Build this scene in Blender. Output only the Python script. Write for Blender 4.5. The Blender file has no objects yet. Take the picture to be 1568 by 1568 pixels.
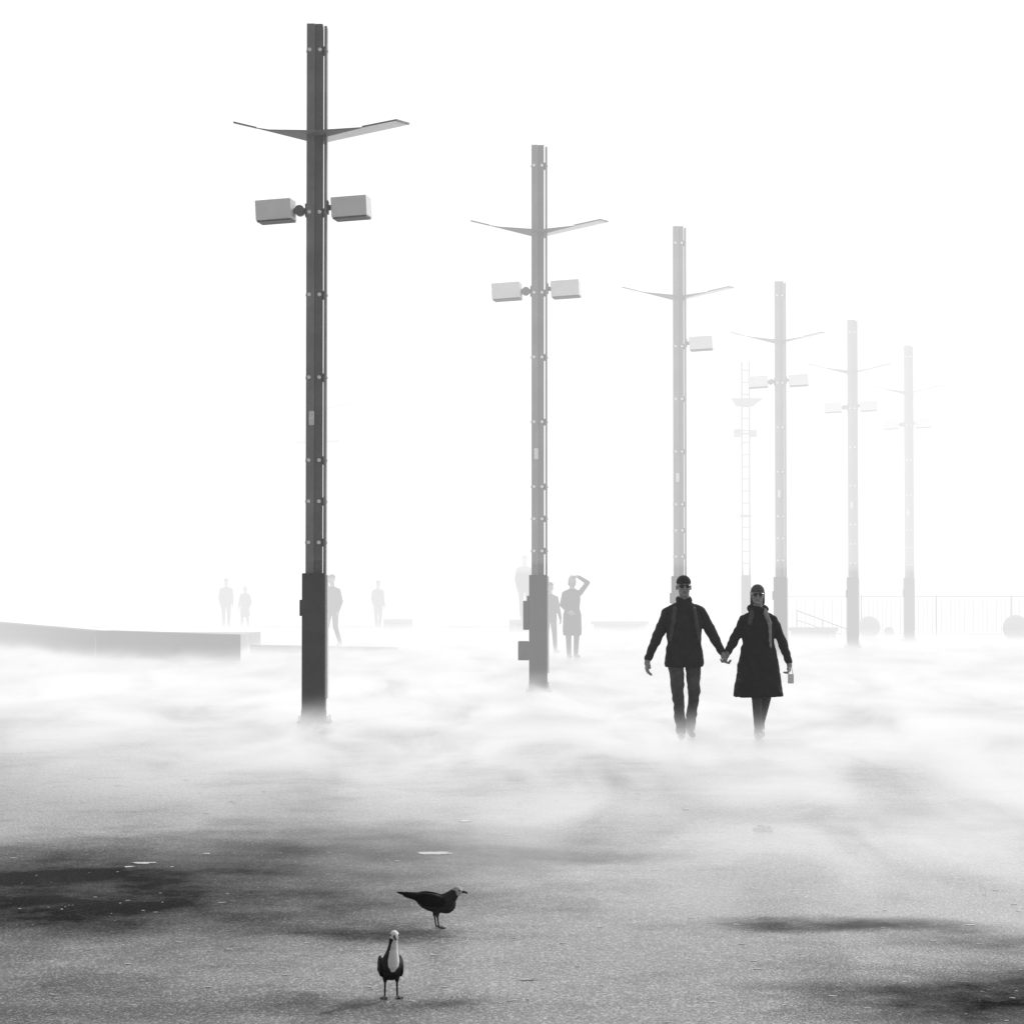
import bpy, bmesh, math, random
from mathutils import Vector, Matrix, noise
from mathutils.bvhtree import BVHTree
random.seed(7)
scene = bpy.context.scene
F = 3600.0; CH = 1.75; HY = 890.0; CX = 784.0
def gd(py): return CH*F/(py-HY)
def gx(px, d): return (px-CX)/F*d

# ------------------------------------------------------------------ materials
def nodes_of(m):
    m.use_nodes = True
    nt = m.node_tree
    return nt, nt.nodes, nt.links
def mat(name, c, rough=0.7, metal=0.0, var=0.25, scale=6.0, spec=0.5, bump=0.0, trans=0.0):
    m = bpy.data.materials.new(name)
    nt, N, L = nodes_of(m)
    b = N['Principled BSDF']
    b.inputs['Roughness'].default_value = rough
    b.inputs['Metallic'].default_value = metal
    b.inputs['Specular IOR Level'].default_value = spec
    tc = N.new('ShaderNodeTexCoord')
    no = N.new('ShaderNodeTexNoise'); no.inputs['Scale'].default_value = scale; no.inputs['Detail'].default_value = 5
    L.new(tc.outputs['Object'], no.inputs['Vector'])
    mr = N.new('ShaderNodeMapRange')
    mr.inputs['From Min'].default_value = 0.3; mr.inputs['From Max'].default_value = 0.7
    mr.inputs['To Min'].default_value = c*(1-var); mr.inputs['To Max'].default_value = c*(1+var)
    L.new(no.outputs['Fac'], mr.inputs['Value'])
    cc = N.new('ShaderNodeCombineColor')
    for i in range(3): L.new(mr.outputs['Result'], cc.inputs[i])
    L.new(cc.outputs['Color'], b.inputs['Base Color'])
    if bump > 0:
        bp = N.new('ShaderNodeBump'); bp.inputs['Strength'].default_value = 0.5; bp.inputs['Distance'].default_value = bump
        n2 = N.new('ShaderNodeTexNoise'); n2.inputs['Scale'].default_value = scale*8; n2.inputs['Detail'].default_value = 4
        L.new(tc.outputs['Object'], n2.inputs['Vector'])
        L.new(n2.outputs['Fac'], bp.inputs['Height']); L.new(bp.outputs['Normal'], b.inputs['Normal'])
    if trans > 0:
        tr = N.new('ShaderNodeBsdfTranslucent'); tr.inputs['Color'].default_value = (0.75,0.75,0.75,1)
        mx = N.new('ShaderNodeMixShader'); mx.inputs[0].default_value = trans
        L.new(b.outputs[0], mx.inputs[1]); L.new(tr.outputs[0], mx.inputs[2]); L.new(mx.outputs[0], N['Material Output'].inputs['Surface'])
    return m
M = {}
M['steel'] = mat('painted_steel', 0.19, 0.55, 0.0, 0.3, 3)
M['steel2'] = mat('painted_steel_inner', 0.11, 0.6, 0.0, 0.3, 3)
M['base'] = mat('dark_base_steel', 0.045, 0.6, 0.0, 0.35, 4)
M['pale'] = mat('pale_aluminium', 0.75, 0.5, 0.0, 0.08, 3)
M['lens'] = mat('floodlight_housing', 0.84, 0.5, 0.0, 0.06, 3)
M['panel'] = mat('translucent_panel', 0.7, 0.5, 0.0, 0.06, 3, trans=0.4)
M['bolt'] = mat('washer_zinc', 0.9, 0.35, 0.0, 0.05, 3)
M['concrete'] = mat('wall_concrete', 0.10, 0.9, 0.0, 0.35, 1.5, bump=0.01)
M['wall'] = mat('stained_wall_concrete', 0.03, 0.9, 0.0, 0.5, 1.2, bump=0.01)
M['concrete_l'] = mat('light_concrete', 0.35, 0.9, 0.0, 0.2, 1.5)
M['jacket'] = mat('jacket_cloth', 0.024, 0.85, 0, 0.45, 8, 0.2, 0.004)
M['trousers'] = mat('trouser_denim', 0.08, 0.9, 0, 0.4, 9, 0.2, 0.004)
M['coat'] = mat('coat_wool', 0.017, 0.95, 0, 0.45, 8, 0.15, 0.004)
M['skin'] = mat('skin', 0.28, 0.55, 0, 0.1, 12)
M['lip'] = mat('lips', 0.18, 0.5, 0, 0.1, 12)
M['hair'] = mat('hair', 0.03, 0.6, 0, 0.4, 40)
M['hat'] = mat('knit_hat', 0.03, 0.95, 0, 0.4, 50, 0.2)
M['hat_l'] = mat('knit_hat_grey', 0.09, 0.95, 0, 0.4, 50, 0.2)
M['glass'] = mat('sunglass_lens', 0.005, 0.15, 0, 0.1, 5)
M['strap'] = mat('webbing', 0.065, 0.8, 0, 0.3, 30)
M['scarf'] = mat('scarf_wool', 0.30, 0.95, 0, 0.3, 30)
M['shoe'] = mat('shoe_leather', 0.12, 0.5, 0, 0.3, 10)
M['tights'] = mat('tights', 0.05, 0.8, 0, 0.3, 10)
M['paper'] = mat('crumpled_paper', 0.88, 0.9, 0, 0.05, 10, trans=0.3)
M['gwing'] = mat('gull_mantle', 0.012, 0.8, 0, 0.5, 60, 0.2)
M['gbody'] = mat('gull_breast', 0.04, 0.9, 0, 0.4, 50, 0.2)
M['ghead'] = mat('gull_head', 0.55, 0.9, 0, 0.2, 50, 0.2)
M['gbill'] = mat('gull_bill', 0.03, 0.5, 0, 0.2, 50)
M['gleg'] = mat('gull_leg', 0.02, 0.6, 0, 0.2, 50)
M['gwhite'] = mat('gull_white', 0.88, 0.9, 0, 0.08, 50, 0.2)
M['rail'] = mat('railing_steel', 0.2, 0.5, 0, 0.2, 3)
M['stone'] = mat('pebble', 0.8, 0.6, 0, 0.2, 2)

# ------------------------------------------------------------------ mesh helpers
def link(o, parent=None):
    scene.collection.objects.link(o)
    if parent: o.parent = parent
    return o
def empty(name, loc=(0,0,0), rz=0.0):
    e = bpy.data.objects.new(name, None); e.location = loc; e.rotation_euler = (0,0,rz)
    e.empty_display_size = 0.2
    return link(e)
class MB:
    """collects geometry into one mesh"""
    def __init__(s): s.bm = bmesh.new(); s.mats = []
    def mi(s, k):
        if k not in s.mats: s.mats.append(k)
        return s.mats.index(k)
    def box(s, a, b, k, bev=0.006, rot=None, piv=None):
        bm = s.bm
        vs = [bm.verts.new((x,y,z)) for x in (a[0],b[0]) for y in (a[1],b[1]) for z in (a[2],b[2])]
        fs = [(0,1,3,2),(4,6,7,5),(0,4,5,1),(2,3,7,6),(0,2,6,4),(1,5,7,3)]
        faces = [bm.faces.new([vs[i] for i in f]) for f in fs]
        i = s.mi(k)
        for f in faces: f.material_index = i
        if rot is not None:
            bmesh.ops.rotate(bm, verts=vs, cent=piv or ((a[0]+b[0])/2,(a[1]+b[1])/2,(a[2]+b[2])/2), matrix=rot)
        if bev > 0:
            es = list({e for f in faces for e in f.edges})
            r = bmesh.ops.bevel(bm, geom=es, offset=bev, segments=1, affect='EDGES')
            for f in r['faces']: f.material_index = i
    def cyl(s, a, b, r1, k, r2=None, n=12):
        a = Vector(a); b = Vector(b); r2 = r1 if r2 is None else r2
        ax = (b-a).normalized(); t = ax.orthogonal().normalized(); u = ax.cross(t)
        i = s.mi(k)
        A = [s.bm.verts.new(a+(t*math.cos(q)+u*math.sin(q))*r1) for q in [2*math.pi*j/n for j in range(n)]]
        B = [s.bm.verts.new(b+(t*math.cos(q)+u*math.sin(q))*r2) for q in [2*math.pi*j/n for j in range(n)]]
        for j in range(n):
            f = s.bm.faces.new((A[j],A[(j+1)%n],B[(j+1)%n],B[j])); f.material_index = i; f.smooth = True
        f = s.bm.faces.new(A[::-1]); f.material_index = i
        f = s.bm.faces.new(B); f.material_index = i
    def prism(s, pts, dz, k):
        i = s.mi(k); d = Vector(dz)
        A = [s.bm.verts.new(Vector(p)) for p in pts]; B = [s.bm.verts.new(Vector(p)+d) for p in pts]
        n = len(pts)
        fs = [s.bm.faces.new(A[::-1]), s.bm.faces.new(B)]
        for j in range(n): fs.append(s.bm.faces.new((A[j],A[(j+1)%n],B[(j+1)%n],B[j])))
        for f in fs: f.material_index = i
    def sheet(s, pts, k):
        i = s.mi(k); f = s.bm.faces.new([s.bm.verts.new(Vector(p)) for p in pts]); f.material_index = i
    def obj(s, name, parent=None):
        bmesh.ops.recalc_face_normals(s.bm, faces=s.bm.faces)
        me = bpy.data.meshes.new(name); s.bm.to_mesh(me); s.bm.free()
        for k in s.mats: me.materials.append(M[k])
        return link(bpy.data.objects.new(name, me), parent)

# organic figure builder: overlapping tapered volumes fused into one continuous skin
class Body:
    def __init__(s): s.v=[]; s.f=[]; s.l=[]
    def _add(s, rings, label):
        n = len(rings[0]); o = len(s.v)
        for r in rings: s.v += r
        for i in range(len(rings)-1):
            for j in range(n):
                a=o+i*n+j; b=o+i*n+(j+1)%n
                s.f.append((a,b,b+n,a+n)); s.l.append(label)
        s.f.append(tuple(o+j for j in range(n))[::-1]); s.l.append(label)
        s.f.append(tuple(o+(len(rings)-1)*n+j for j in range(n))); s.l.append(label)
    def cone(s, a, b, ra, rb, label, flat=1.0, fdir=None, n=14):
        a=Vector(a); b=Vector(b); L=(b-a).length; ax=(b-a).normalized()
        if fdir is not None:
            u = Vector(fdir); u = (u-ax*u.dot(ax)).normalized()
        else: u = ax.orthogonal().normalized()
        t = ax.cross(u)
        prof=[]
        for q in (-80,-50,-25,0): prof.append((ra*math.sin(math.radians(q)), ra*math.cos(math.radians(q))))
        for k in (0.33,0.66): prof.append((L*k, ra+(rb-ra)*k))
        for q in (0,25,50,80): prof.append((L+rb*math.sin(math.radians(q)), rb*math.cos(math.radians(q))))
        rings=[[a+ax*p+(u*flat*math.cos(w)+t*math.sin(w))*r for w in [2*math.pi*j/n for j in range(n)]] for p,r in prof]
        s._add(rings,label)
    def ell(s, c, r, label, rot=None, n=16):
        c=Vector(c); rings=[]
        for q in (-85,-65,-45,-22,0,22,45,65,85):
            cq=math.cos(math.radians(q)); sq=math.sin(math.radians(q)); ring=[]
            for j in range(n):
                w=2*math.pi*j/n
                p=Vector((r[0]*cq*math.cos(w), r[1]*cq*math.sin(w), r[2]*sq))
                if rot: p=rot@p
                ring.append(c+p)
            rings.append(ring)
        s._add(rings,label)
    def loft(s, R, label, n=24, sq=0.0):
        rings=[]
        for (x,y,z,rx,ry) in R:
            ring=[]
            for j in range(n):
                w=2*math.pi*j/n; c=math.cos(w); t=math.sin(w)
                k = 1+sq*(abs(c*t)*2)**2*0.2
                ring.append(Vector((x+rx*c*k,y+ry*t*k,z)))
            rings.append(ring)
        s._add(rings,label)
    def build(s, name, parent, voxel, smooth=3, fold=0.0, foldlab=()):
        me=bpy.data.meshes.new(name+'_src'); me.from_pydata([tuple(v) for v in s.v],[],s.f); me.update()
        bm=bmesh.new(); bm.from_mesh(me)
        bmesh.ops.recalc_face_normals(bm, faces=bm.faces); bm.to_mesh(me); bm.free()
        o=bpy.data.objects.new(name+'_src',me); scene.collection.objects.link(o)
        md=o.modifiers.new('r','REMESH'); md.mode='VOXEL'; md.voxel_size=voxel; md.adaptivity=0
        if smooth:
            sm=o.modifiers.new('s','SMOOTH'); sm.factor=0.5; sm.iterations=smooth
        dg=bpy.context.evaluated_depsgraph_get(); dg.update()
        me2=bpy.data.meshes.new_from_object(o.evaluated_get(dg)); me2.name=name
        bpy.data.objects.remove(o)
        tree=BVHTree.FromPolygons([tuple(v) for v in s.v], s.f)
        labs=[]; me2.materials.clear()
        for p in me2.polygons:
            p.use_smooth=True
            hit=tree.find_nearest(p.center)
            lab=s.l[hit[2]] if hit[2] is not None else s.l[0]
            if lab not in labs: labs.append(lab); me2.materials.append(M[lab])
            p.material_index=labs.index(lab)
        if fold>0:
            vl={}
            for p in me2.polygons:
                if labs[p.material_index] in foldlab:
                    for vi in p.vertices: vl[vi]=1
            nor=[v.normal.copy() for v in me2.vertices]
            for vi in vl:
                v=me2.vertices[vi]; c=v.co
                q=noise.noise(Vector((c.x*9,c.y*9,c.z*14+c.x*8)))+0.5*noise.noise(Vector((c.x*22,c.y*22,c.z*20)))
                v.co=c+nor[vi]*q*fold
        return link(bpy.data.objects.new(name,me2),parent)
    def hand(s, w, d, side, pal, size=1.0, curl=0.6, label='skin'):
        """w wrist, d pointing dir, side = thumb side dir, pal = palm-facing dir"""
        w=Vector(w); d=Vector(d).normalized(); side=Vector(side); side=(side-d*side.dot(d)).normalized(); pal=Vector(pal); pal=(pal-d*pal.dot(d)-side*pal.dot(side)).normalized()
        S=size
        k=w+d*0.085*S
        s.cone(w, w+d*0.03*S, 0.028*S,0.032*S,label)
        for i,o in enumerate((0.028,0.010,-0.010,-0.028)):
            s.cone(w+d*0.02*S+side*o*0.6*S, k+side*o*S, 0.016*S,0.014*S,label)
            ln=(0.043,0.048,0.045,0.035)[i]*S
            d1=(d*math.cos(curl*0.8)+pal*math.sin(curl*0.8)); d2=(d*math.cos(curl*1.9)+pal*math.sin(curl*1.9))
            a=k+side*o*1.12*S; b=a+d1*ln; c=b+d2*ln*0.8
            s.cone(a,b,0.0115*S,0.0105*S,label,n=10); s.cone(b,c,0.0105*S,0.009*S,label,n=10)
        a=w+d*0.025*S+side*0.026*S; b=a+(d*0.7+side*0.6+pal*0.3).normalized()*0.038*S; c=b+(d*0.95+pal*0.35).normalized()*0.03*S
        s.cone(a,b,0.016*S,0.013*S,label,n=10); s.cone(b,c,0.013*S,0.0105*S,label,n=10)
    def head(s, c, hz, wide=1.0, yaw=0.0, hat='hat', glasses=True, neck_to=None, hair=None):
        k=hz/0.235; C=Vector(c); R=Matrix.Rotation(yaw,3,'Z')
        def P(x,y,z): return C+R@Vector((x*k*wide,y*k,z*k))
        s.ell(P(0,0.01,0.025),(0.076*k*wide,0.095*k,0.093*k),'skin')
        s.ell(P(0,-0.022,-0.042),(0.062*k*wide,0.068*k,0.070*k),'skin')
        s.ell(P(0,-0.060,-0.088),(0.030*k*wide,0.024*k,0.022*k),'skin')
        s.cone(P(0,-0.090,0.008),P(0,-0.103,-0.024),0.008*k,0.012*k,'skin',n=8)
        s.ell(P(0,-0.088,-0.056),(0.022*k,0.008*k,0.006*k),'lip')
        for sx in (-1,1):
            s.ell(P(0.077*sx,0.012,-0.008),(0.010*k,0.019*k,0.030*k),'skin')
            s.ell(P(0.040*sx,-0.068,-0.026),(0.020*k,0.018*k,0.018*k),'skin')
        if glasses:
            for sx in (-1,1):
                s.ell(P(0.033*sx,-0.086,0.008),(0.028*k,0.014*k,0.017*k),'glass')
                s.cone(P(0.060*sx,-0.075,0.012),P(0.078*sx,0.0,0.012),0.006*k,0.005*k,'glass',n=8)
            s.cone(P(-0.02,-0.093,0.013),P(0.02,-0.093,0.013),0.006*k,0.006*k,'glass',n=8)
        if hat:
            s.loft([(*P(0,0.008,0.036),0.076*k*wide,0.096*k),(*P(0,0.008,0.040),0.081*k*wide,0.100*k),(*P(0,0.009,0.062),0.080*k*wide,0.099*k),(*P(0,0.010,0.082),0.073*k*wide,0.090*k),(*P(0,0.011,0.102),0.059*k*wide,0.074*k),(*P(0,0.012,0.116),0.042*k*wide,0.052*k),(*P(0,0.012,0.126),0.018*k*wide,0.022*k)],hat)
        if hair:
            s.ell(P(0,0.045,0.0),(0.080*k*wide,0.072*k,0.09*k),hair)
            for sx in (-1,1): s.cone(P(0.070*sx,0.025,0.03),P(0.066*sx,0.035,-0.09),0.018*k,0.020*k,hair)

# ------------------------------------------------------------------ ground
def ground_mat():
    m=bpy.data.materials.new('asphalt'); nt,N,L=nodes_of(m); b=N['Principled BSDF']
    def n(t,**kw):
        q=N.new(t)
        for a,v in kw.items():
            if a in q.inputs: q.inputs[a].default_value=v
            else: setattr(q,a,v)
        return q
    def math_(op,a,bv=None,clamp=False):
        q=N.new('ShaderNodeMath'); q.operation=op; q.use_clamp=clamp
        if hasattr(a,'links'): L.new(a,q.inputs[0])
        else: q.inputs[0].default_value=a
        if bv is not None:
            if hasattr(bv,'links'): L.new(bv,q.inputs[1])
            else: q.inputs[1].default_value=bv
        return q.outputs[0]
    tc=n('ShaderNodeTexCoord'); P=tc.outputs['Object']
    dn=n('ShaderNodeTexNoise',Scale=0.9,Detail=5.0,Roughness=0.6); L.new(P,dn.inputs['Vector'])
    sub=n('ShaderNodeVectorMath'); sub.operation='SUBTRACT'; L.new(dn.outputs['Color'],sub.inputs[0]); sub.inputs[1].default_value=(0.5,0.5,0.5)
    sc=n('ShaderNodeVectorMath'); sc.operation='MULTIPLY'; L.new(sub.outputs[0],sc.inputs[0]); sc.inputs[1].default_value=(2.2,1.8,0)
    ad=n('ShaderNodeVectorMath'); ad.operation='ADD'; L.new(P,ad.inputs[0]); L.new(sc.outputs[0],ad.inputs[1])
    D=ad.outputs[0]
    # x, y, rx, ry, weight : shade painted into the paving: mist gaps, last two gull shadows (metres)
    shade_patches=[(-2.6,13.3,2.9,2.9,1.12),(-1.0,15.6,2.2,2.0,0.62),(0.3,15.0,1.2,0.8,0.7),(2.25,9.9,1.5,1.3,1.0),(1.65,11.9,1.0,0.45,0.95),(-2.2,9.5,2.4,1.6,0.55),(3.5,17.3,1.8,2.0,0.55),(0.5,21.5,3.2,2.6,0.35),(2.5,11.4,0.9,0.4,0.75),(-0.78,12.0,0.7,0.35,0.6),(-0.75,9.8,0.5,0.25,0.5)]
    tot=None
    for (x,y,rx,ry,wt) in shade_patches:
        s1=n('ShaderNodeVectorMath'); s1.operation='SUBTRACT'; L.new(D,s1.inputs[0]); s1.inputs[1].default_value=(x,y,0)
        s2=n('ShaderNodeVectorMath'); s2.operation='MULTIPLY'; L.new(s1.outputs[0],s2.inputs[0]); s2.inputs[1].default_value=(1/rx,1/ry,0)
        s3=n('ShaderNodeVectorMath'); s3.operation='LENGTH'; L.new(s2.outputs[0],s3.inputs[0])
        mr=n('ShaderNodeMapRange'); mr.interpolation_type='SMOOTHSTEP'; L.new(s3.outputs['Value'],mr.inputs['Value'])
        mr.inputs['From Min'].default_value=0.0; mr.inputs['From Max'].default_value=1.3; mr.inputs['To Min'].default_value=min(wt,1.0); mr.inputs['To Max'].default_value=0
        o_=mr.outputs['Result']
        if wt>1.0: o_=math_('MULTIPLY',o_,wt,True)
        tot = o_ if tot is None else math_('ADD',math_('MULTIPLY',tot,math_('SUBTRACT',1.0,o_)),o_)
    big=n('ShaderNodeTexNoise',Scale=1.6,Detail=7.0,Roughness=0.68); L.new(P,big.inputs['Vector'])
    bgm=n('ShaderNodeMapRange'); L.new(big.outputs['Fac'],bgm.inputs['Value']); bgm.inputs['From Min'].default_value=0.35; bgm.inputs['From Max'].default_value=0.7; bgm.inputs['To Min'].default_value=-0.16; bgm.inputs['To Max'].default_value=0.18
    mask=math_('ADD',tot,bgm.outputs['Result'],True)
    vo=n('ShaderNodeTexVoronoi',Scale=95.0); L.new(P,vo.inputs['Vector'])
    gr=n('ShaderNodeTexNoise',Scale=60.0,Detail=3.0); L.new(P,gr.inputs['Vector'])
    sep=n('ShaderNodeSeparateColor'); L.new(vo.outputs['Color'],sep.inputs[0])
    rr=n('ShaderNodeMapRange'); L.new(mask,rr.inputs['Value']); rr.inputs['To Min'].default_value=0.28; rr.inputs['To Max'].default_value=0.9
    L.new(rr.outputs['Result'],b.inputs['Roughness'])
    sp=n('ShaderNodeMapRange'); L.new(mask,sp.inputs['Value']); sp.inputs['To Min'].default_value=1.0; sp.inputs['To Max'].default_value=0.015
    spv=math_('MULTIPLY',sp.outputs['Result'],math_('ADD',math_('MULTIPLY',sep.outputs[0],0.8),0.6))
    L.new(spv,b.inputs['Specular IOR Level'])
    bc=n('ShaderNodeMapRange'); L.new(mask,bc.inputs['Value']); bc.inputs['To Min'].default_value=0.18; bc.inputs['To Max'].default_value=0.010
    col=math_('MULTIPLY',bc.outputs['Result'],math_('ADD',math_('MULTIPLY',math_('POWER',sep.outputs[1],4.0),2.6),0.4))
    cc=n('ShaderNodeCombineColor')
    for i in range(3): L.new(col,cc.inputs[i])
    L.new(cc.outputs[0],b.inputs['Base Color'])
    h=math_('ADD',math_('MULTIPLY',vo.outputs['Distance'],-0.8),gr.outputs['Fac'])
    bp=n('ShaderNodeBump',Strength=0.8,Distance=0.005); L.new(h,bp.inputs['Height']); L.new(bp.outputs['Normal'],b.inputs['Normal'])
    return m
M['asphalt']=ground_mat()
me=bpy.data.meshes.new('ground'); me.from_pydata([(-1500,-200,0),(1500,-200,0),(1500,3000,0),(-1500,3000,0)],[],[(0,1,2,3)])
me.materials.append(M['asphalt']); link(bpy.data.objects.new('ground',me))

# ------------------------------------------------------------------ street lamps
def lamp(X,Y,left=True,right=True,extra=False,rz=0.0):
    e=empty('street_lamp',(X,Y,0),rz)
    H=8.7
    m=MB()
    m.box((-0.125,-0.09,0.05),(-0.022,0.09,H),'steel',0.004)
    m.box((-0.020,-0.07,0.05),(0.072,0.09,H),'steel2',0.004)
    m.box((0.094,-0.09,0.05),(0.125,0.09,H-0.03),'steel',0.004)
    zs=[8.37,6.34,5.31,4.28,3.25,2.74,2.23]
    for z in zs: m.box((0.073,-0.05,z-0.05),(0.093,0.05,z+0.05),'steel2',0)
    m.obj('pole_shaft',e)
    m=MB()
    for z in zs:
        m.cyl((-0.088,-0.089,z),(-0.088,-0.108,z),0.023,'bolt'); m.cyl((0.040,-0.069,z),(0.040,-0.108,z),0.023,'bolt')
        m.cyl((-0.124,-0.0,z),(-0.138,0,z),0.016,'bolt'); m.cyl((0.124,-0.0,z),(0.138,0,z),0.016,'bolt')
    m.obj('bolts',e)
    m=MB(); m.box((-0.085,-0.125,3.68),(-0.02,-0.089,3.86),'pale',0.012); m.cyl((-0.05,-0.125,3.77),(-0.05,-0.14,3.77),0.018,'bolt'); m.obj('socket_box',e)
    m=MB()
    m.box((-0.165,-0.13,0.025),(0.118,0.13,1.85),'base',0.008)
    m.box((-0.20,-0.06,1.32),(-0.166,0.06,1.52),'base',0.004)
    m.box((0.119,-0.10,0.3),(0.150,0.10,1.83),'lens',0.004)
    if extra:
        m.box((-0.26,-0.10,0.98),(-0.166,0.08,1.44),'base',0.01)
        m.box((-0.34,-0.14,0.50),(-0.167,0.10,0.80),'base',0.01)
    m.box((-0.22,-0.2,0.0),(0.19,0.2,0.024),'base',0.004)
    for x in (-0.19,0.16):
        for y in (-0.165,0.165): m.cyl((x,y,0.024),(x,y,0.09),0.018,'bolt')
    for sx in (-1,1):
        m.prism([(sx*0.15-0.02,-0.16,0.024),(sx*0.15-0.02,-0.131,0.024),(sx*0.15-0.02,-0.131,0.16)],(0.012,0,0),'base')
    m.obj('base_housing',e)
    # wings: bird-like folded plates; outer strips are thin translucent sheet
    m=MB(); z0=7.28; sl=0.255
    def W(x,y,dz=0): return (x,y,z0+sl*abs(x)+dz)
    m.prism([W(-0.002,-0.45),W(-0.65,0.36),W(-0.80,0.44),W(-0.002,0.42)],(0,0,0.012),'steel2')
    m.prism([W(-0.802,0.40),W(-1.10,0.43),W(-1.10,0.50),W(-0.802,0.46)],(0,0,0.014),'steel')
    m.prism([W(0.002,-0.45),W(0.55,0.08),W(0.002,0.06)],(0,0,0.012),'steel2')
    m.sheet([W(0.552,0.083,.004),W(0.98,0.2,.004),W(1.12,0.62,.004),W(0.002,0.42,.004),W(0.004,0.063,.004)],'panel')
    m.prism([W(0.552,0.07,.006),W(0.98,0.185,.006),W(0.98,0.20,.006),W(0.552,0.09,.006)],(0,0,0.02),'steel')
    m.prism([W(0.98,0.185,.006),W(1.125,0.62,.006),W(1.11,0.62,.006),W(0.975,0.20,.006)],(0,0,0.02),'steel')
    m.prism([W(-0.1,0.10,-0.03),W(0.1,0.10,-0.03),W(0.1,0.40,-0.03),W(-0.1,0.40,-0.03)],(0,0,0.02),'steel')
    m.obj('wing_reflector',e)
    for side,on in ((-1,left),(1,right)):
        if not on: continue
        m=MB()
        x0,x1=(-0.74,-0.29) if side<0 else (0.20,0.65)
        zc=6.37 if side<0 else 6.41
        RR=Matrix.Rotation(math.radians(-3),3,'Y')@Matrix.Rotation(math.radians(-9),3,'Z')
        m.box((x0,-0.13,zc-0.125),(x1,0.17,zc+0.125),'lens',0.006,RR)
        m.box((x0+0.01,-0.12,zc-0.145),(x1-0.01,0.16,zc-0.127),'steel2',0.003,RR,((x0+x1)/2,0.02,zc))
        xi = x1 if side<0 else x0
        xp = -0.125 if side<0 else 0.125
        m.cyl((xi-0.01*side*-1,0.02,zc),(xp,0.02,zc),0.035,'steel2')
        if side<0: m.cyl((xi+0.075,-0.07,zc),(xi+0.075,0.10,zc),0.062,'steel2',n=20)
        m.box((min(xp,xp+0.02*side),-0.06,zc-0.08),(max(xp,xp+0.02*side),0.08,zc+0.08),'steel2',0.003)
        m.obj('floodlight_left' if side<0 else 'floodlight_right',e)
    return e
S=[123.3,96.4,78.4,66.2,57.7,52.0]
PX=[484.5,826,1041,1195.5,1306,1392]
for i,(s_,p) in enumerate(zip(S,PX)):
    d=F/s_; lamp(gx(p,d),d,left=(i!=2),extra=(i==1))
lamp(gx(489,76),76)

# open lattice mast (same family, seen end-on)
d=70.0; e=empty('lattice_mast',(gx(1142,d),d,0)); m=MB()
for x in (-0.11,0.11):
    m.box((x-0.022,-0.05,0),(x+0.022,0.05,8.30),'steel2',0)
z=1.9
while z<8.2:
    m.box((-0.087,-0.03,z),(0.087,0.03,z+0.035),'steel2',0); z+=0.36
m.obj('ladder_frame',e)
m=MB(); m.box((-0.14,-0.1,0),(0.14,0.1,1.9),'base',0.01); m.box((-0.17,-0.1,3.65),(0.17,0.1,3.73),'steel2',0); m.obj('base_housing',e)
m=MB(); m.prism([(-0.46,-0.4,7.15),(0.46,-0.4,7.15),(0.25,0.3,6.98),(-0.25,0.3,6.98)],(0,0,0.03),'steel'); m.obj('wing_reflector',e)
m=MB(); m.box((-0.34,-0.2,6.05),(-0.135,0.2,6.28),'steel',0.01); m.box((0.135,-0.2,6.05),(0.31,0.2,6.25),'steel',0.01); m.cyl((-0.13,0,6.15),(0.13,0,6.15),0.03,'steel'); m.obj('floodlights',e)

# ------------------------------------------------------------------ low walls, kerb, benches, railings
def wall_strip(name, pts, h, th, k, cap=None):
    m=MB()
    for (a,b,ha,hb) in pts:
        a=Vector((*a,0)); b=Vector((*b,0)); t=(b-a).normalized(); nrm=Vector((-t.y,t.x,0))
        if nrm.y<0: nrm=-nrm
        base=[a,b,b+nrm*th,a+nrm*th]
        i=m.mi(k)
        A=[m.bm.verts.new(p+Vector((0,0,-0.05))) for p in base]
        B=[m.bm.verts.new(p+Vector((0,0,hh))) for p,hh in zip(base,(ha,hb,hb,ha))]
        fs=[m.bm.faces.new(A[::-1]),m.bm.faces.new(B)]
        for j in range(4): fs.append(m.bm.faces.new((A[j],A[(j+1)%4],B[(j+1)%4],B[j])))
        for f in fs: f.material_index=i
    return m.obj(name)
def gp(px,py): 
    d=gd(py); return (gx(px,d),d)
wall_strip('low_wall',[(gp(-160,975),gp(149,1006),0.72,0.58)],0.6,0.5,'wall')
wall_strip('low_wall',[(gp(150,1007),gp(344,1013),0.62,0.585)],0.6,0.5,'wall')
wall_strip('concrete_plinth',[(gp(346,1006),gp(400,992),0.46,0.42)],0.4,3.0,'concrete_l')
wall_strip('kerb',[((-30,86),(9.5,86),0.12,0.12)],0.15,0.4,'concrete_l')
wall_strip('concrete_edge',[(gp(400,1000),gp(610,994),0.2,0.05)],0.2,0.4,'concrete_l')
def bench(px0,px1,py,h,w=0.5):
    d=gd(py); x0=gx(px0,d); x1=gx(px1,d)
    e=empty('concrete_bench',((x0+x1)/2,d,0)); hw=(x1-x0)/2
    m=MB(); m.box((-hw,-w/2,h-0.12),(hw,w/2,h),'concrete_l',0.01); m.obj('seat',e)
    m=MB()
    for sx in (-1,1): m.box((sx*hw*0.75-0.12,-w/2+0.05,0),(sx*hw*0.75+0.12,w/2-0.05,h-0.121),'concrete_l',0.01)
    m.box((-hw*0.9,-0.05,0),(hw*0.9,0.05,h-0.122),'concrete_l',0)
    m.obj('legs',e)
bench(588,632,965,0.40); bench(905,992,967,0.36); bench(1208,1281,978,0.35); bench(780,822,969,0.45,0.8)
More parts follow.
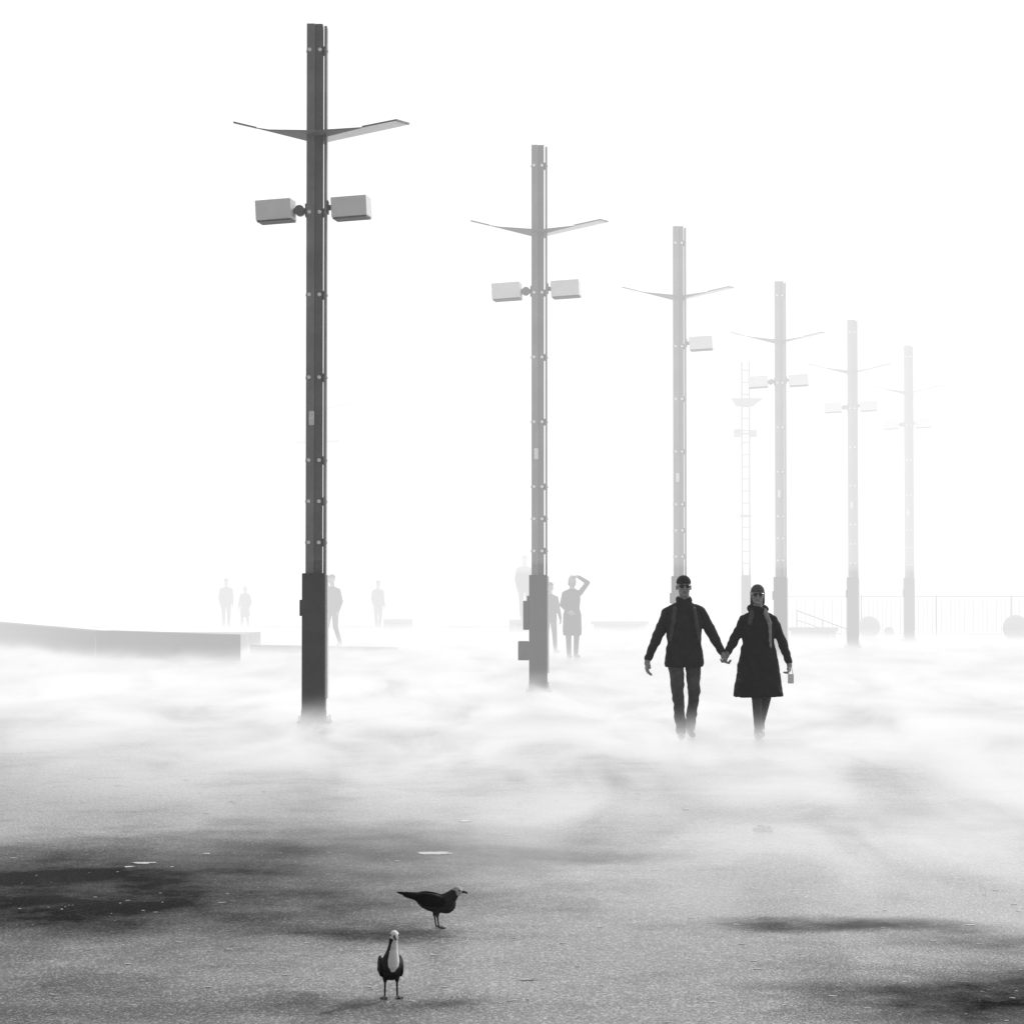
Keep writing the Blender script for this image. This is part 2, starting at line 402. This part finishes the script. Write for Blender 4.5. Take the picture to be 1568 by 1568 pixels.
def railing(name,x0,x1,y0,y1,h,sp=0.14):
    e=empty(name,(x0,y0,0)); L_=Vector((x1-x0,y1-y0,0)); n=int(L_.length/sp); t=L_.normalized()
    m=MB()
    for i in range(n+1):
        p=t*(i*sp); m.cyl((p.x,p.y,0.12),(p.x,p.y,h-0.04),0.008,'rail',n=6)
    m.obj('bars',e); m=MB()
    m.cyl((0,0,h),tuple(L_+Vector((0,0,h))),0.013,'rail'); m.cyl((0,0,0.11),tuple(L_+Vector((0,0,0.11))),0.012,'rail')
    m.obj('rails',e); m=MB(); k=0
    while k<=L_.length:
        p=t*k; m.box((p.x-0.018,p.y-0.02,0),(p.x+0.018,p.y+0.02,h+0.03),'rail',0); k+=2.3
    m.obj('posts',e)
d=74; railing('railing',gx(1205,d),gx(1650,d),d,d-1.5,1.28)
e=empty('stair_handrail',(gx(1207,75),73,0)); m=MB()
m.cyl((0,0,0.85),(1.6,0,0.25),0.02,'rail'); m.cyl((0,0,0.55),(1.5,0,0.05),0.015,'rail')
for x,z in ((0.02,0.85),(0.8,0.55),(1.55,0.28)): m.cyl((x,0,0),(x,0,z),0.018,'rail')
m.obj('rail',e)
def ball(px,py,rpx):
    d=gd(py); r=rpx/F*d
    e=empty('concrete_sphere_bollard',(gx(px,d),d,0))
    b=bmesh.new(); bmesh.ops.create_uvsphere(b,u_segments=28,v_segments=16,radius=r)
    for v in b.verts:
        v.co.z+=r*0.93
        if v.co.z<0.0: v.co.z=0.0
    me=bpy.data.meshes.new('ball'); b.to_mesh(me); b.free()
    for p in me.polygons: p.use_smooth=True
    me.materials.append(M['concrete_l']); link(bpy.data.objects.new('ball',me),e)
    m=MB(); m.cyl((0,0,r*0.90),(0,0,r*0.96),r*1.01,'concrete_l',n=28); m.cyl((0,0,0.0),(0,0,0.03),r*0.7,'concrete_l',n=20); m.obj('band',e)
ball(1330,976,17); ball(1554,980,20); ball(1360,975,8); ball(100,985,8)

# ------------------------------------------------------------------ people
D=gd(1131)
PXM=gx(1047,D)
def leg(B,hip,knee,ank,toe,rh,rk,ra,lab='trousers',shoe='shoe'):
    B.cone(hip,knee,rh,rk,lab); B.cone(knee,ank,rk*0.98,ra,lab)
    a=Vector(ank); t=Vector(toe)
    B.cone((a.x,a.y+0.03,max(t.z,a.z-0.06)),t,0.042,0.036,shoe)
    B.cone(a,(a.x,a.y+0.0,a.z-0.04),0.045,0.045,shoe)
man=empty('walking_man',(PXM,D,0)); B=Body()
leg(B,(-0.095,0.0,0.92),(-0.080,-0.10,0.50),(-0.045,-0.16,0.10),(-0.055,-0.34,0.045),0.098,0.068,0.056)
leg(B,(0.095,0.0,0.92),(0.105,-0.02,0.50),(0.085,0.20,0.13),(0.095,0.06,0.042),0.098,0.068,0.056)
B.ell((0,0,0.93),(0.175,0.125,0.12),'trousers')
B.loft([(0,0.0,0.80,0.205,0.14),(0,0,0.84,0.220,0.150),(0,0,0.93,0.212,0.145),(0,0,1.05,0.190,0.130),(0,0,1.18,0.195,0.135),(0,0,1.30,0.205,0.138),(0.0,0.01,1.38,0.190,0.125),(0,0.015,1.46,0.135,0.10),(0,0.015,1.53,0.080,0.078)],'jacket',sq=0.5)
B.cone((0,0.015,1.47),(-0.15,0.01,1.415),0.075,0.064,'jacket'); B.cone((0,0.015,1.47),(0.15,0.01,1.42),0.075,0.064,'jacket')
B.cone((0,0.015,1.47),(0,0.0,1.60),0.064,0.058,'skin')
B.cone((-0.05,-0.02,1.535),(0.05,-0.02,1.535),0.038,0.038,'jacket'); B.cone((-0.05,0.06,1.545),(0.05,0.06,1.545),0.042,0.042,'jacket')
B.cone((-0.180,0.01,1.395),(-0.295,0.02,1.13),0.072,0.060,'jacket'); B.cone((-0.295,0.02,1.13),(-0.405,-0.08,0.90),0.060,0.043,'jacket')
B.hand((-0.412,-0.088,0.875),(-0.10,-0.12,-1),(0.2,-1,0),(1,0,0),1.08,0.55)
B.cone((0.180,0.01,1.400),(0.315,0.03,1.16),0.072,0.058,'jacket'); B.cone((0.315,0.03,1.16),(0.420,-0.03,0.96),0.058,0.043,'jacket')
B.hand((0.428,-0.050,0.945),(0.20,-0.15,-1),(-0.2,-1,0),(1,0.1,0),1.06,1.25)
B.loft([(0,0.20,1.02,0.12,0.07),(0,0.21,1.08,0.15,0.09),(0,0.21,1.40,0.15,0.09),(0,0.19,1.48,0.11,0.06)],'strap',sq=1)
for sx in (-1,1):
    B.cone((sx*0.105,-0.078,1.440),(sx*0.130,-0.134,1.30),0.020,0.020,'strap',flat=0.6,fdir=(0,1,0)); B.cone((sx*0.130,-0.134,1.30),(sx*0.165,-0.104,1.10),0.020,0.015,'strap',flat=0.6,fdir=(0,1,0))
    B.cone((sx*0.105,-0.078,1.440),(sx*0.100,0.10,1.49),0.022,0.02,'strap')
B.head((-0.005,-0.02,1.688),0.240,1.0,math.radians(3),'hat',True)
B.build('body',man,0.0065,2,0.010,('jacket','trousers'))

wom=empty('walking_woman',(gx(1161,D),D+0.05,0)); B=Body()
leg(B,(-0.06,0.0,0.80),(-0.030,-0.09,0.45),(-0.020,-0.13,0.10),(-0.03,-0.30,0.040),0.08,0.056,0.040,'tights')
leg(B,(0.08,0.0,0.80),(0.085,-0.01,0.45),(0.045,0.20,0.15),(0.045,0.09,0.042),0.08,0.056,0.040,'tights')
B.loft([(0.0,0,0.47,0.272,0.20),(0.0,0,0.49,0.276,0.205),(0,0,0.62,0.255,0.185),(0,0,0.80,0.232,0.160),(0,0,0.95,0.205,0.14),(0,0,1.05,0.180,0.125),(0,0,1.20,0.180,0.13),(0,0.01,1.30,0.168,0.12),(0,0.015,1.37,0.125,0.095),(0,0.015,1.45,0.07,0.07)],'coat',sq=0.4)
B.cone((0,0.015,1.38),(-0.13,0.01,1.335),0.065,0.056,'coat'); B.cone((0,0.015,1.38),(0.13,0.01,1.34),0.065,0.056,'coat')
B.cone((0,0.015,1.38),(0,0.0,1.50),0.052,0.048,'skin')
B.cone((-0.155,0.01,1.315),(-0.250,0.03,1.12),0.064,0.055,'coat'); B.cone((-0.250,0.03,1.12),(-0.345,-0.03,0.96),0.055,0.042,'coat')
B.hand((-0.352,-0.055,0.950),(-0.18,-0.0,-1),(0.1,-1,0.2),(-1,0.1,0),0.97,1.3)
B.cone((0.155,0.01,1.32),(0.270,0.03,1.07),0.064,0.055,'coat'); B.cone((0.270,0.03,1.07),(0.330,-0.06,0.86),0.055,0.042,'coat')
B.hand((0.335,-0.07,0.845),(0.05,-0.15,-1),(-0.2,-1,0),(-1,0,0),0.97,1.0)
B.cone((-0.06,-0.045,1.43),(0.06,-0.045,1.42),0.042,0.042,'coat'); B.cone((-0.07,0.03,1.44),(0.07,0.04,1.44),0.052,0.052,'coat')
B.cone((0.065,-0.060,1.43),(0.120,-0.112,1.28),0.026,0.022,'scarf'); B.cone((0.120,-0.112,1.28),(0.125,-0.130,1.02),0.016,0.012,'scarf')
B.cone((-0.065,-0.060,1.43),(-0.11,-0.112,1.28),0.024,0.018,'strap')
for z in (0.58,0.66,0.74): B.ell((-0.225,-0.11,z),(0.010,0.010,0.010),'strap')
B.head((-0.008,-0.02,1.594),0.228,0.97,math.radians(-4),'hat_l',True,hair='hair')
B.build('body',wom,0.0065,2,0.012,('coat',))
m=MB()
m.box((0.310,-0.16,0.62),(0.375,-0.14,0.725),'pale',0.005); m.cyl((0.320,-0.15,0.725),(0.330,-0.12,0.80),0.004,'pale',n=6); m.cyl((0.365,-0.15,0.725),(0.355,-0.12,0.80),0.004,'pale',n=6)
m.obj('paper_bag',wom)

def figure(name,px,py,hpx,kind='man',rz=0.0,up=False,z0=0.0,dist=None,lab='trousers',step=0.1):
    d=dist or gd(py); Hh=hpx/F*d/1.8
    e=empty(name,(gx(px,d),d,z0),rz); e.scale=(Hh,Hh,Hh)
    B=Body(); j='jacket' if kind=='man' else 'coat'
    leg(B,(-0.09,0,0.92),(-0.10,-0.03-step*0.3,0.50),(-0.10,-step,0.10),(-0.11,-step-0.16,0.045),0.095,0.066,0.05)
    leg(B,(0.09,0,0.92),(0.10,0.0,0.50),(0.11,step,0.10),(0.13,step-0.15,0.045),0.095,0.066,0.05)
    if kind=='man':
        B.loft([(0,0,0.82,0.19,0.13),(0,0,0.95,0.19,0.13),(0,0,1.1,0.175,0.12),(0,0,1.3,0.20,0.13),(0,0,1.40,0.18,0.11),(0,0,1.50,0.08,0.07)],j)
    else:
        B.loft([(0,0,0.50,0.20,0.16),(0,0,0.60,0.21,0.16),(0,0,0.95,0.20,0.14),(0,0,1.08,0.165,0.12),(0,0,1.3,0.185,0.12),(0,0,1.42,0.16,0.10),(0,0,1.50,0.07,0.06)],j)
    B.cone((0,0,1.46),(-0.15,0,1.41),0.07,0.06,j); B.cone((0,0,1.46),(0.15,0,1.41),0.07,0.06,j); B.cone((0,0,1.45),(0,0,1.6),0.06,0.055,'skin')
    if up:
        B.cone((0.17,0,1.41),(0.34,-0.04,1.64),0.060,0.050,j); B.cone((0.34,-0.04,1.64),(0.12,-0.06,1.77),0.050,0.037,j)
        B.hand((0.12,-0.06,1.775),(-1,-0.1,0.1),(0,-1,0),(0,0,-1),1.0,0.3)
        B.cone((-0.17,0,1.40),(-0.25,-0.06,1.16),0.060,0.050,j); B.cone((-0.25,-0.06,1.16),(-0.14,-0.17,1.02),0.050,0.037,j)
        B.hand((-0.14,-0.175,1.015),(0.7,-0.3,-0.4),(0,-0.3,1),(0,1,0),1.0,0.5)
    else:
        for sx,b in ((-1,-0.02),(1,0.05)):
            B.cone((sx*0.18,0,1.40),(sx*0.235,b,1.13),0.062,0.050,j); B.cone((sx*0.235,b,1.13),(sx*0.225,b-0.12,0.90),0.050,0.038,j)
            B.hand((sx*0.225,b-0.125,0.88),(0,-0.15,-1),(0,-1,0),(-sx,0,0),1.0,0.5)
    B.head((0,-0.02,1.685),0.240,1.0,0,'hat' if kind=='man' else None,False,hair=None if kind=='man' else 'hair')
    B.build('body',e,0.012,2)
    return e
figure('standing_man',347,963,77,'man',0.3)
figure('standing_woman',376,963,66,'woman',-0.4)
figure('walking_pedestrian',509,990,110,'man',-0.5,step=0.2)
figure('standing_man',579,964,75,'man',0.5)
figure('standing_man',803,0,98,'man',0.2,z0=0.45,dist=gd(969))
figure('pedestrian',842,1000,108,'man',2.6)
figure('standing_woman',876,1008,127,'woman',0.25,up=True)

# ------------------------------------------------------------------ gulls
def foot(B,x,y,rz=0):
    R=Matrix.Rotation(rz,3,'Z')
    for a in (-0.55,0,0.55):
        v=R@Vector((math.sin(a)*0.030,-math.cos(a)*0.036,0))
        B.cone((x,y,0.006),(x+v.x,y+v.y,0.004),0.0045,0.003,'gleg',n=8)
    for a in (-0.28,0.28):
        v=R@Vector((math.sin(a)*0.024,-math.cos(a)*0.028,0)); B.cone((x,y,0.004),(x+v.x,y+v.y,0.003),0.003,0.007,'gleg',flat=0.35,fdir=(0,0,1),n=8)
d=gd(1418); g=empty('seagull',(gx(671,d),d,0),math.radians(-6)); B=Body()
R1=Matrix.Rotation(math.radians(10),3,'Y')
B.ell((-0.010,0,0.123),(0.100,0.046,0.046),'gbody',R1)
B.ell((0.042,0,0.124),(0.052,0.045,0.052),'gbody')
B.cone((0.050,0,0.140),(0.088,0,0.178),0.040,0.025,'gbody')
B.ell((0.098,0,0.187),(0.029,0.023,0.024),'ghead'); B.cone((0.078,0,0.168),(0.095,0,0.182),0.026,0.023,'ghead')
B.cone((0.120,0,0.185),(0.146,0,0.180),0.0085,0.0055,'gbill',n=8); B.cone((0.146,0,0.180),(0.152,0,0.173),0.0055,0.003,'gbill',n=8)
for sy in (-1,1):
    B.ell((-0.03,sy*0.034,0.142),(0.095,0.018,0.034),'gwing',Matrix.Rotation(math.radians(11),3,'Y'))
    B.cone((-0.08,sy*0.028,0.152),(-0.205,sy*0.006,0.176),0.022,0.004,'gwing',flat=0.5,fdir=(0,1,0))
    B.ell((0.113,sy*0.020,0.192),(0.0045,0.0045,0.0045),'gbill')
B.cone((-0.08,0,0.140),(-0.165,0,0.158),0.026,0.012,'gbody',flat=0.5,fdir=(0,0,1))
for sy,x in ((-1,0.008),(1,-0.012)):
    B.cone((x-0.005,sy*0.02,0.095),(x-0.008,sy*0.02,0.062),0.017,0.008,'gbody'); B.cone((x-0.008,sy*0.02,0.066),(x,sy*0.02,0.008),0.005,0.0045,'gleg',n=8)
    foot(B,x,sy*0.02,math.radians(90))
B.build('body',g,0.0026,1)
d=gd(1524); g=empty('seagull',(gx(600,d),d,0),math.radians(8)); B=Body()
B.loft([(0,0.0,0.076,0.015,0.020),(0,0,0.083,0.032,0.04),(0,0,0.102,0.046,0.058),(0,0,0.128,0.050,0.060),(0,0,0.152,0.045,0.053),(0.002,-0.005,0.176,0.033,0.040),(0.004,-0.010,0.200,0.023,0.029),(0.007,-0.014,0.230,0.018,0.022),(0.010,-0.016,0.252,0.018,0.021)],'gbody')
B.loft([(0.002,-0.044,0.118,0.014,0.018),(0.004,-0.040,0.138,0.024,0.024),(0.005,-0.034,0.158,0.026,0.024),(0.006,-0.027,0.180,0.023,0.022),(0.007,-0.020,0.205,0.019,0.021),(0.009,-0.018,0.232,0.0165,0.0195),(0.011,-0.018,0.250,0.016,0.019)],'gwhite')
B.ell((0.012,-0.018,0.263),(0.020,0.028,0.0215),'gwhite')
B.cone((0.013,-0.043,0.261),(0.015,-0.072,0.254),0.008,0.0045,'gbill',n=8)
for sx in (-1,1):
    B.ell((sx*0.042,0.022,0.130),(0.013,0.066,0.038),'gwing',Matrix.Rotation(math.radians(18),3,'X')); B.cone((sx*0.036,0.07,0.11),(sx*0.012,0.15,0.10),0.018,0.005,'gwing')
    B.ell((0.012+sx*0.018,-0.030,0.267),(0.0045,0.0045,0.0045),'gbill')
    B.cone((sx*0.024,0,0.095),(sx*0.025,0,0.068),0.016,0.007,'gbody'); B.cone((sx*0.025,0,0.07),(sx*0.026,-0.002,0.008),0.005,0.0045,'gleg',n=8)
    foot(B,sx*0.026,-0.002,sx*0.25)
B.cone((0,0.06,0.11),(0,0.14,0.09),0.028,0.010,'gwhite',flat=0.5,fdir=(0,0,1))
B.build('body',g,0.0026,1)

# ------------------------------------------------------------------ litter, puddles, pebbles
def litter(px,py,w,h):
    d=gd(py); bm=bmesh.new(); bmesh.ops.create_icosphere(bm,subdivisions=3,radius=1)
    for v in bm.verts:
        q=1+0.45*noise.noise(v.co*2.3+Vector((px,0,0))) + 0.25*noise.noise(v.co*5)
        v.co=Vector((v.co.x*q*w,v.co.y*q*w*0.7,max(0,(v.co.z*q+0.35)*h)))
    me=bpy.data.meshes.new('crumpled_paper'); bm.to_mesh(me); bm.free(); me.materials.append(M['paper'])
    o=link(bpy.data.objects.new('crumpled_paper',me)); o.location=(gx(px,d),d,0.0)
litter(1170,1271,0.055,0.03); litter(1158,1270,0.03,0.018)
w=bpy.data.materials.new('puddle_water'); nt,N,L=nodes_of(w); b=N['Principled BSDF']; b.inputs['Base Color'].default_value=(0.02,0.02,0.02,1); b.inputs['Roughness'].default_value=0.06; b.inputs['Specular IOR Level'].default_value=1.0
b.inputs['IOR'].default_value=1.7
M['water']=w
def puddle(px,py,rx,ry):
    d=gd(py); bm=bmesh.new(); n=64; vs=[]
    for i in range(n):
        a=2*math.pi*i/n; q=1+0.5*noise.noise(Vector((math.cos(a)*1.5+px,math.sin(a)*1.5,0)))+0.35*noise.noise(Vector((math.cos(a)*5+px,math.sin(a)*5,0)))
        vs.append(bm.verts.new((math.cos(a)*rx*q,math.sin(a)*ry*q,0)))
    bm.faces.new(vs); me=bpy.data.meshes.new('puddle'); bm.to_mesh(me); bm.free(); me.materials.append(M['water'])
    o=link(bpy.data.objects.new('puddle',me)); o.location=(gx(px,d),d,0.004)
puddle(665,1305,0.12,0.08); puddle(222,1320,0.06,0.05); puddle(200,1326,0.03,0.03); puddle(712,1256,0.04,0.07); puddle(808,1497,0.04,0.02)
m=MB(); i=m.mi('stone')
for k in range(520):
    py=random.uniform(1170,1568) if random.random()<0.8 else random.uniform(1100,1250); d=gd(py)+random.uniform(-.2,.2); x=gx(random.uniform(-80,1650),d)
    r=random.choice([0.002,0.003,0.004,0.005,0.007])*random.uniform(0.7,1.2)
    if random.random()<0.06: r*=2
    mt=Matrix.Translation((x,d,r*0.2))@Matrix.Rotation(random.uniform(-.5,.5),4,'Z')@Matrix.Diagonal((random.uniform(1,4),1,0.4,1))
    res=bmesh.ops.create_icosphere(m.bm,subdivisions=1,radius=r,matrix=mt)
m.obj('gravel')

# ------------------------------------------------------------------ fog volumes
LF=1.08  # fog glow: emission added in place of daylight scattered in the fog
def fogbox(name,a,b,dens):
    bm=bmesh.new(); bmesh.ops.create_cube(bm,size=1)
    for v in bm.verts:
        v.co=Vector(((a[0]+b[0])/2+v.co.x*(b[0]-a[0]),(a[1]+b[1])/2+v.co.y*(b[1]-a[1]),(a[2]+b[2])/2+v.co.z*(b[2]-a[2])))
    me=bpy.data.meshes.new(name); bm.to_mesh(me); bm.free()
    m=bpy.data.materials.new(name); nt,N,L=nodes_of(m); N.remove(N['Principled BSDF']); out=N['Material Output']
    ab=N.new('ShaderNodeVolumeAbsorption'); ab.inputs['Color'].default_value=(0,0,0,1)
    em=N.new('ShaderNodeEmission'); ad=N.new('ShaderNodeAddShader'); L.new(ab.outputs[0],ad.inputs[0]); L.new(em.outputs[0],ad.inputs[1]); L.new(ad.outputs[0],out.inputs['Volume'])
    if dens is not None:
        ab.inputs['Density'].default_value=dens; em.inputs['Strength'].default_value=dens*LF
    me.materials.append(m); o=link(bpy.data.objects.new(name,me))
    return m,nt,N,L,ab,em
fogbox('haze',(-222,22.5,-0.7),(222,522,27),0.0055)
fogbox('fog_bank',(-220,30,-0.6),(220,520,26),0.021)
fogbox('upper_fog',(-221,27.5,2.0),(221,521,25),0.009)
BX=((-24,9.5,-0.1),(24,115,0.5))
m,nt,N,L,ab,em=fogbox('ground_mist',BX[0],BX[1],None)
m.cycles.volume_step_rate=0.15
tc=N.new('ShaderNodeTexCoord'); sx=N.new('ShaderNodeSeparateXYZ'); L.new(tc.outputs['Object'],sx.inputs[0])
mp=N.new('ShaderNodeMapping'); mp.inputs['Scale'].default_value=(0.75,0.26,1.6); mp.inputs['Rotation'].default_value=(0,0,0.45); L.new(tc.outputs['Object'],mp.inputs['Vector'])
no=N.new('ShaderNodeTexNoise'); no.inputs['Scale'].default_value=1.0; no.inputs['Detail'].default_value=4; no.inputs['Roughness'].default_value=0.6; no.inputs['Distortion'].default_value=0.9; L.new(mp.outputs[0],no.inputs['Vector'])
def mr(v,a,b,c,d,sm=True):
    q=N.new('ShaderNodeMapRange'); q.interpolation_type='SMOOTHSTEP' if sm else 'LINEAR'; L.new(v,q.inputs['Value'])
    for k,x in zip(('From Min','From Max','To Min','To Max'),(a,b,c,d)): q.inputs[k].default_value=x
    return q.outputs['Result']
def mm(op,a,b):
    q=N.new('ShaderNodeMath'); q.operation=op
    for i,x in enumerate((a,b)):
        if hasattr(x,'links'): L.new(x,q.inputs[i])
        else: q.inputs[i].default_value=x
    return q.outputs[0]
diag=mm('ADD',sx.outputs['Y'],mm('MULTIPLY',sx.outputs['X'],1.7))
yr=mm('MAXIMUM',mr(diag,9.5,22.0,0.035,1.0),mr(sx.outputs['Y'],30,40,0,1))
y2=mr(sx.outputs['Y'],9.6,13.0,0.0,1.0)
y4=mr(sx.outputs['Y'],28.0,50.0,1.0,0.38)
y3=mm('MULTIPLY',y4,mr(sx.outputs['Y'],95,115,1.0,0.0))
nz=mr(no.outputs['Fac'],0.34,0.66,0.18,1.1)
zf=mm('POWER',mr(sx.outputs['Z'],0.0,0.5,1.0,0.0,False),3.0)
den=mm('MULTIPLY',mm('MULTIPLY',mm('MULTIPLY',yr,mm('MULTIPLY',y2,y3)),nz),mm('MULTIPLY',zf,0.9))
L.new(den,ab.inputs['Density']); L.new(mm('MULTIPLY',den,LF),em.inputs['Strength'])

# ------------------------------------------------------------------ light
sd=Vector((0.62,0.78,0)).normalized(); el=math.radians(32)
sv=Vector((sd.x*math.cos(el),sd.y*math.cos(el),math.sin(el)))
sl=bpy.data.lights.new('sun','SUN'); sl.energy=4.5; sl.angle=math.radians(3); so=link(bpy.data.objects.new('sun',sl)); so.rotation_euler=(-sv).to_track_quat('-Z','Y').to_euler(); so.location=(0,0,50)
wd=bpy.data.worlds.new('World'); scene.world=wd; wd.use_nodes=True; N=wd.node_tree.nodes; L=wd.node_tree.links
sky=N.new('ShaderNodeTexSky'); sky.sky_type='NISHITA'; sky.sun_disc=False; sky.sun_elevation=el; sky.sun_rotation=math.atan2(sd.x,sd.y); sky.dust_density=6; sky.air_density=1.5
bw=N.new('ShaderNodeRGBToBW'); L.new(sky.outputs[0],bw.inputs[0]); L.new(bw.outputs[0],N['Background'].inputs['Color']); N['Background'].inputs['Strength'].default_value=0.15

cam=bpy.data.cameras.new('camera'); co=link(bpy.data.objects.new('camera',cam)); co.location=(0,0,CH); co.rotation_euler=(math.radians(90)+math.atan(106/F),0,0)
cam.lens=82.65; cam.sensor_width=36; cam.clip_end=5000; cam.clip_start=0.1
scene.camera=co
scene.view_settings.view_transform='Standard'; scene.view_settings.look='None'; scene.view_settings.exposure=0
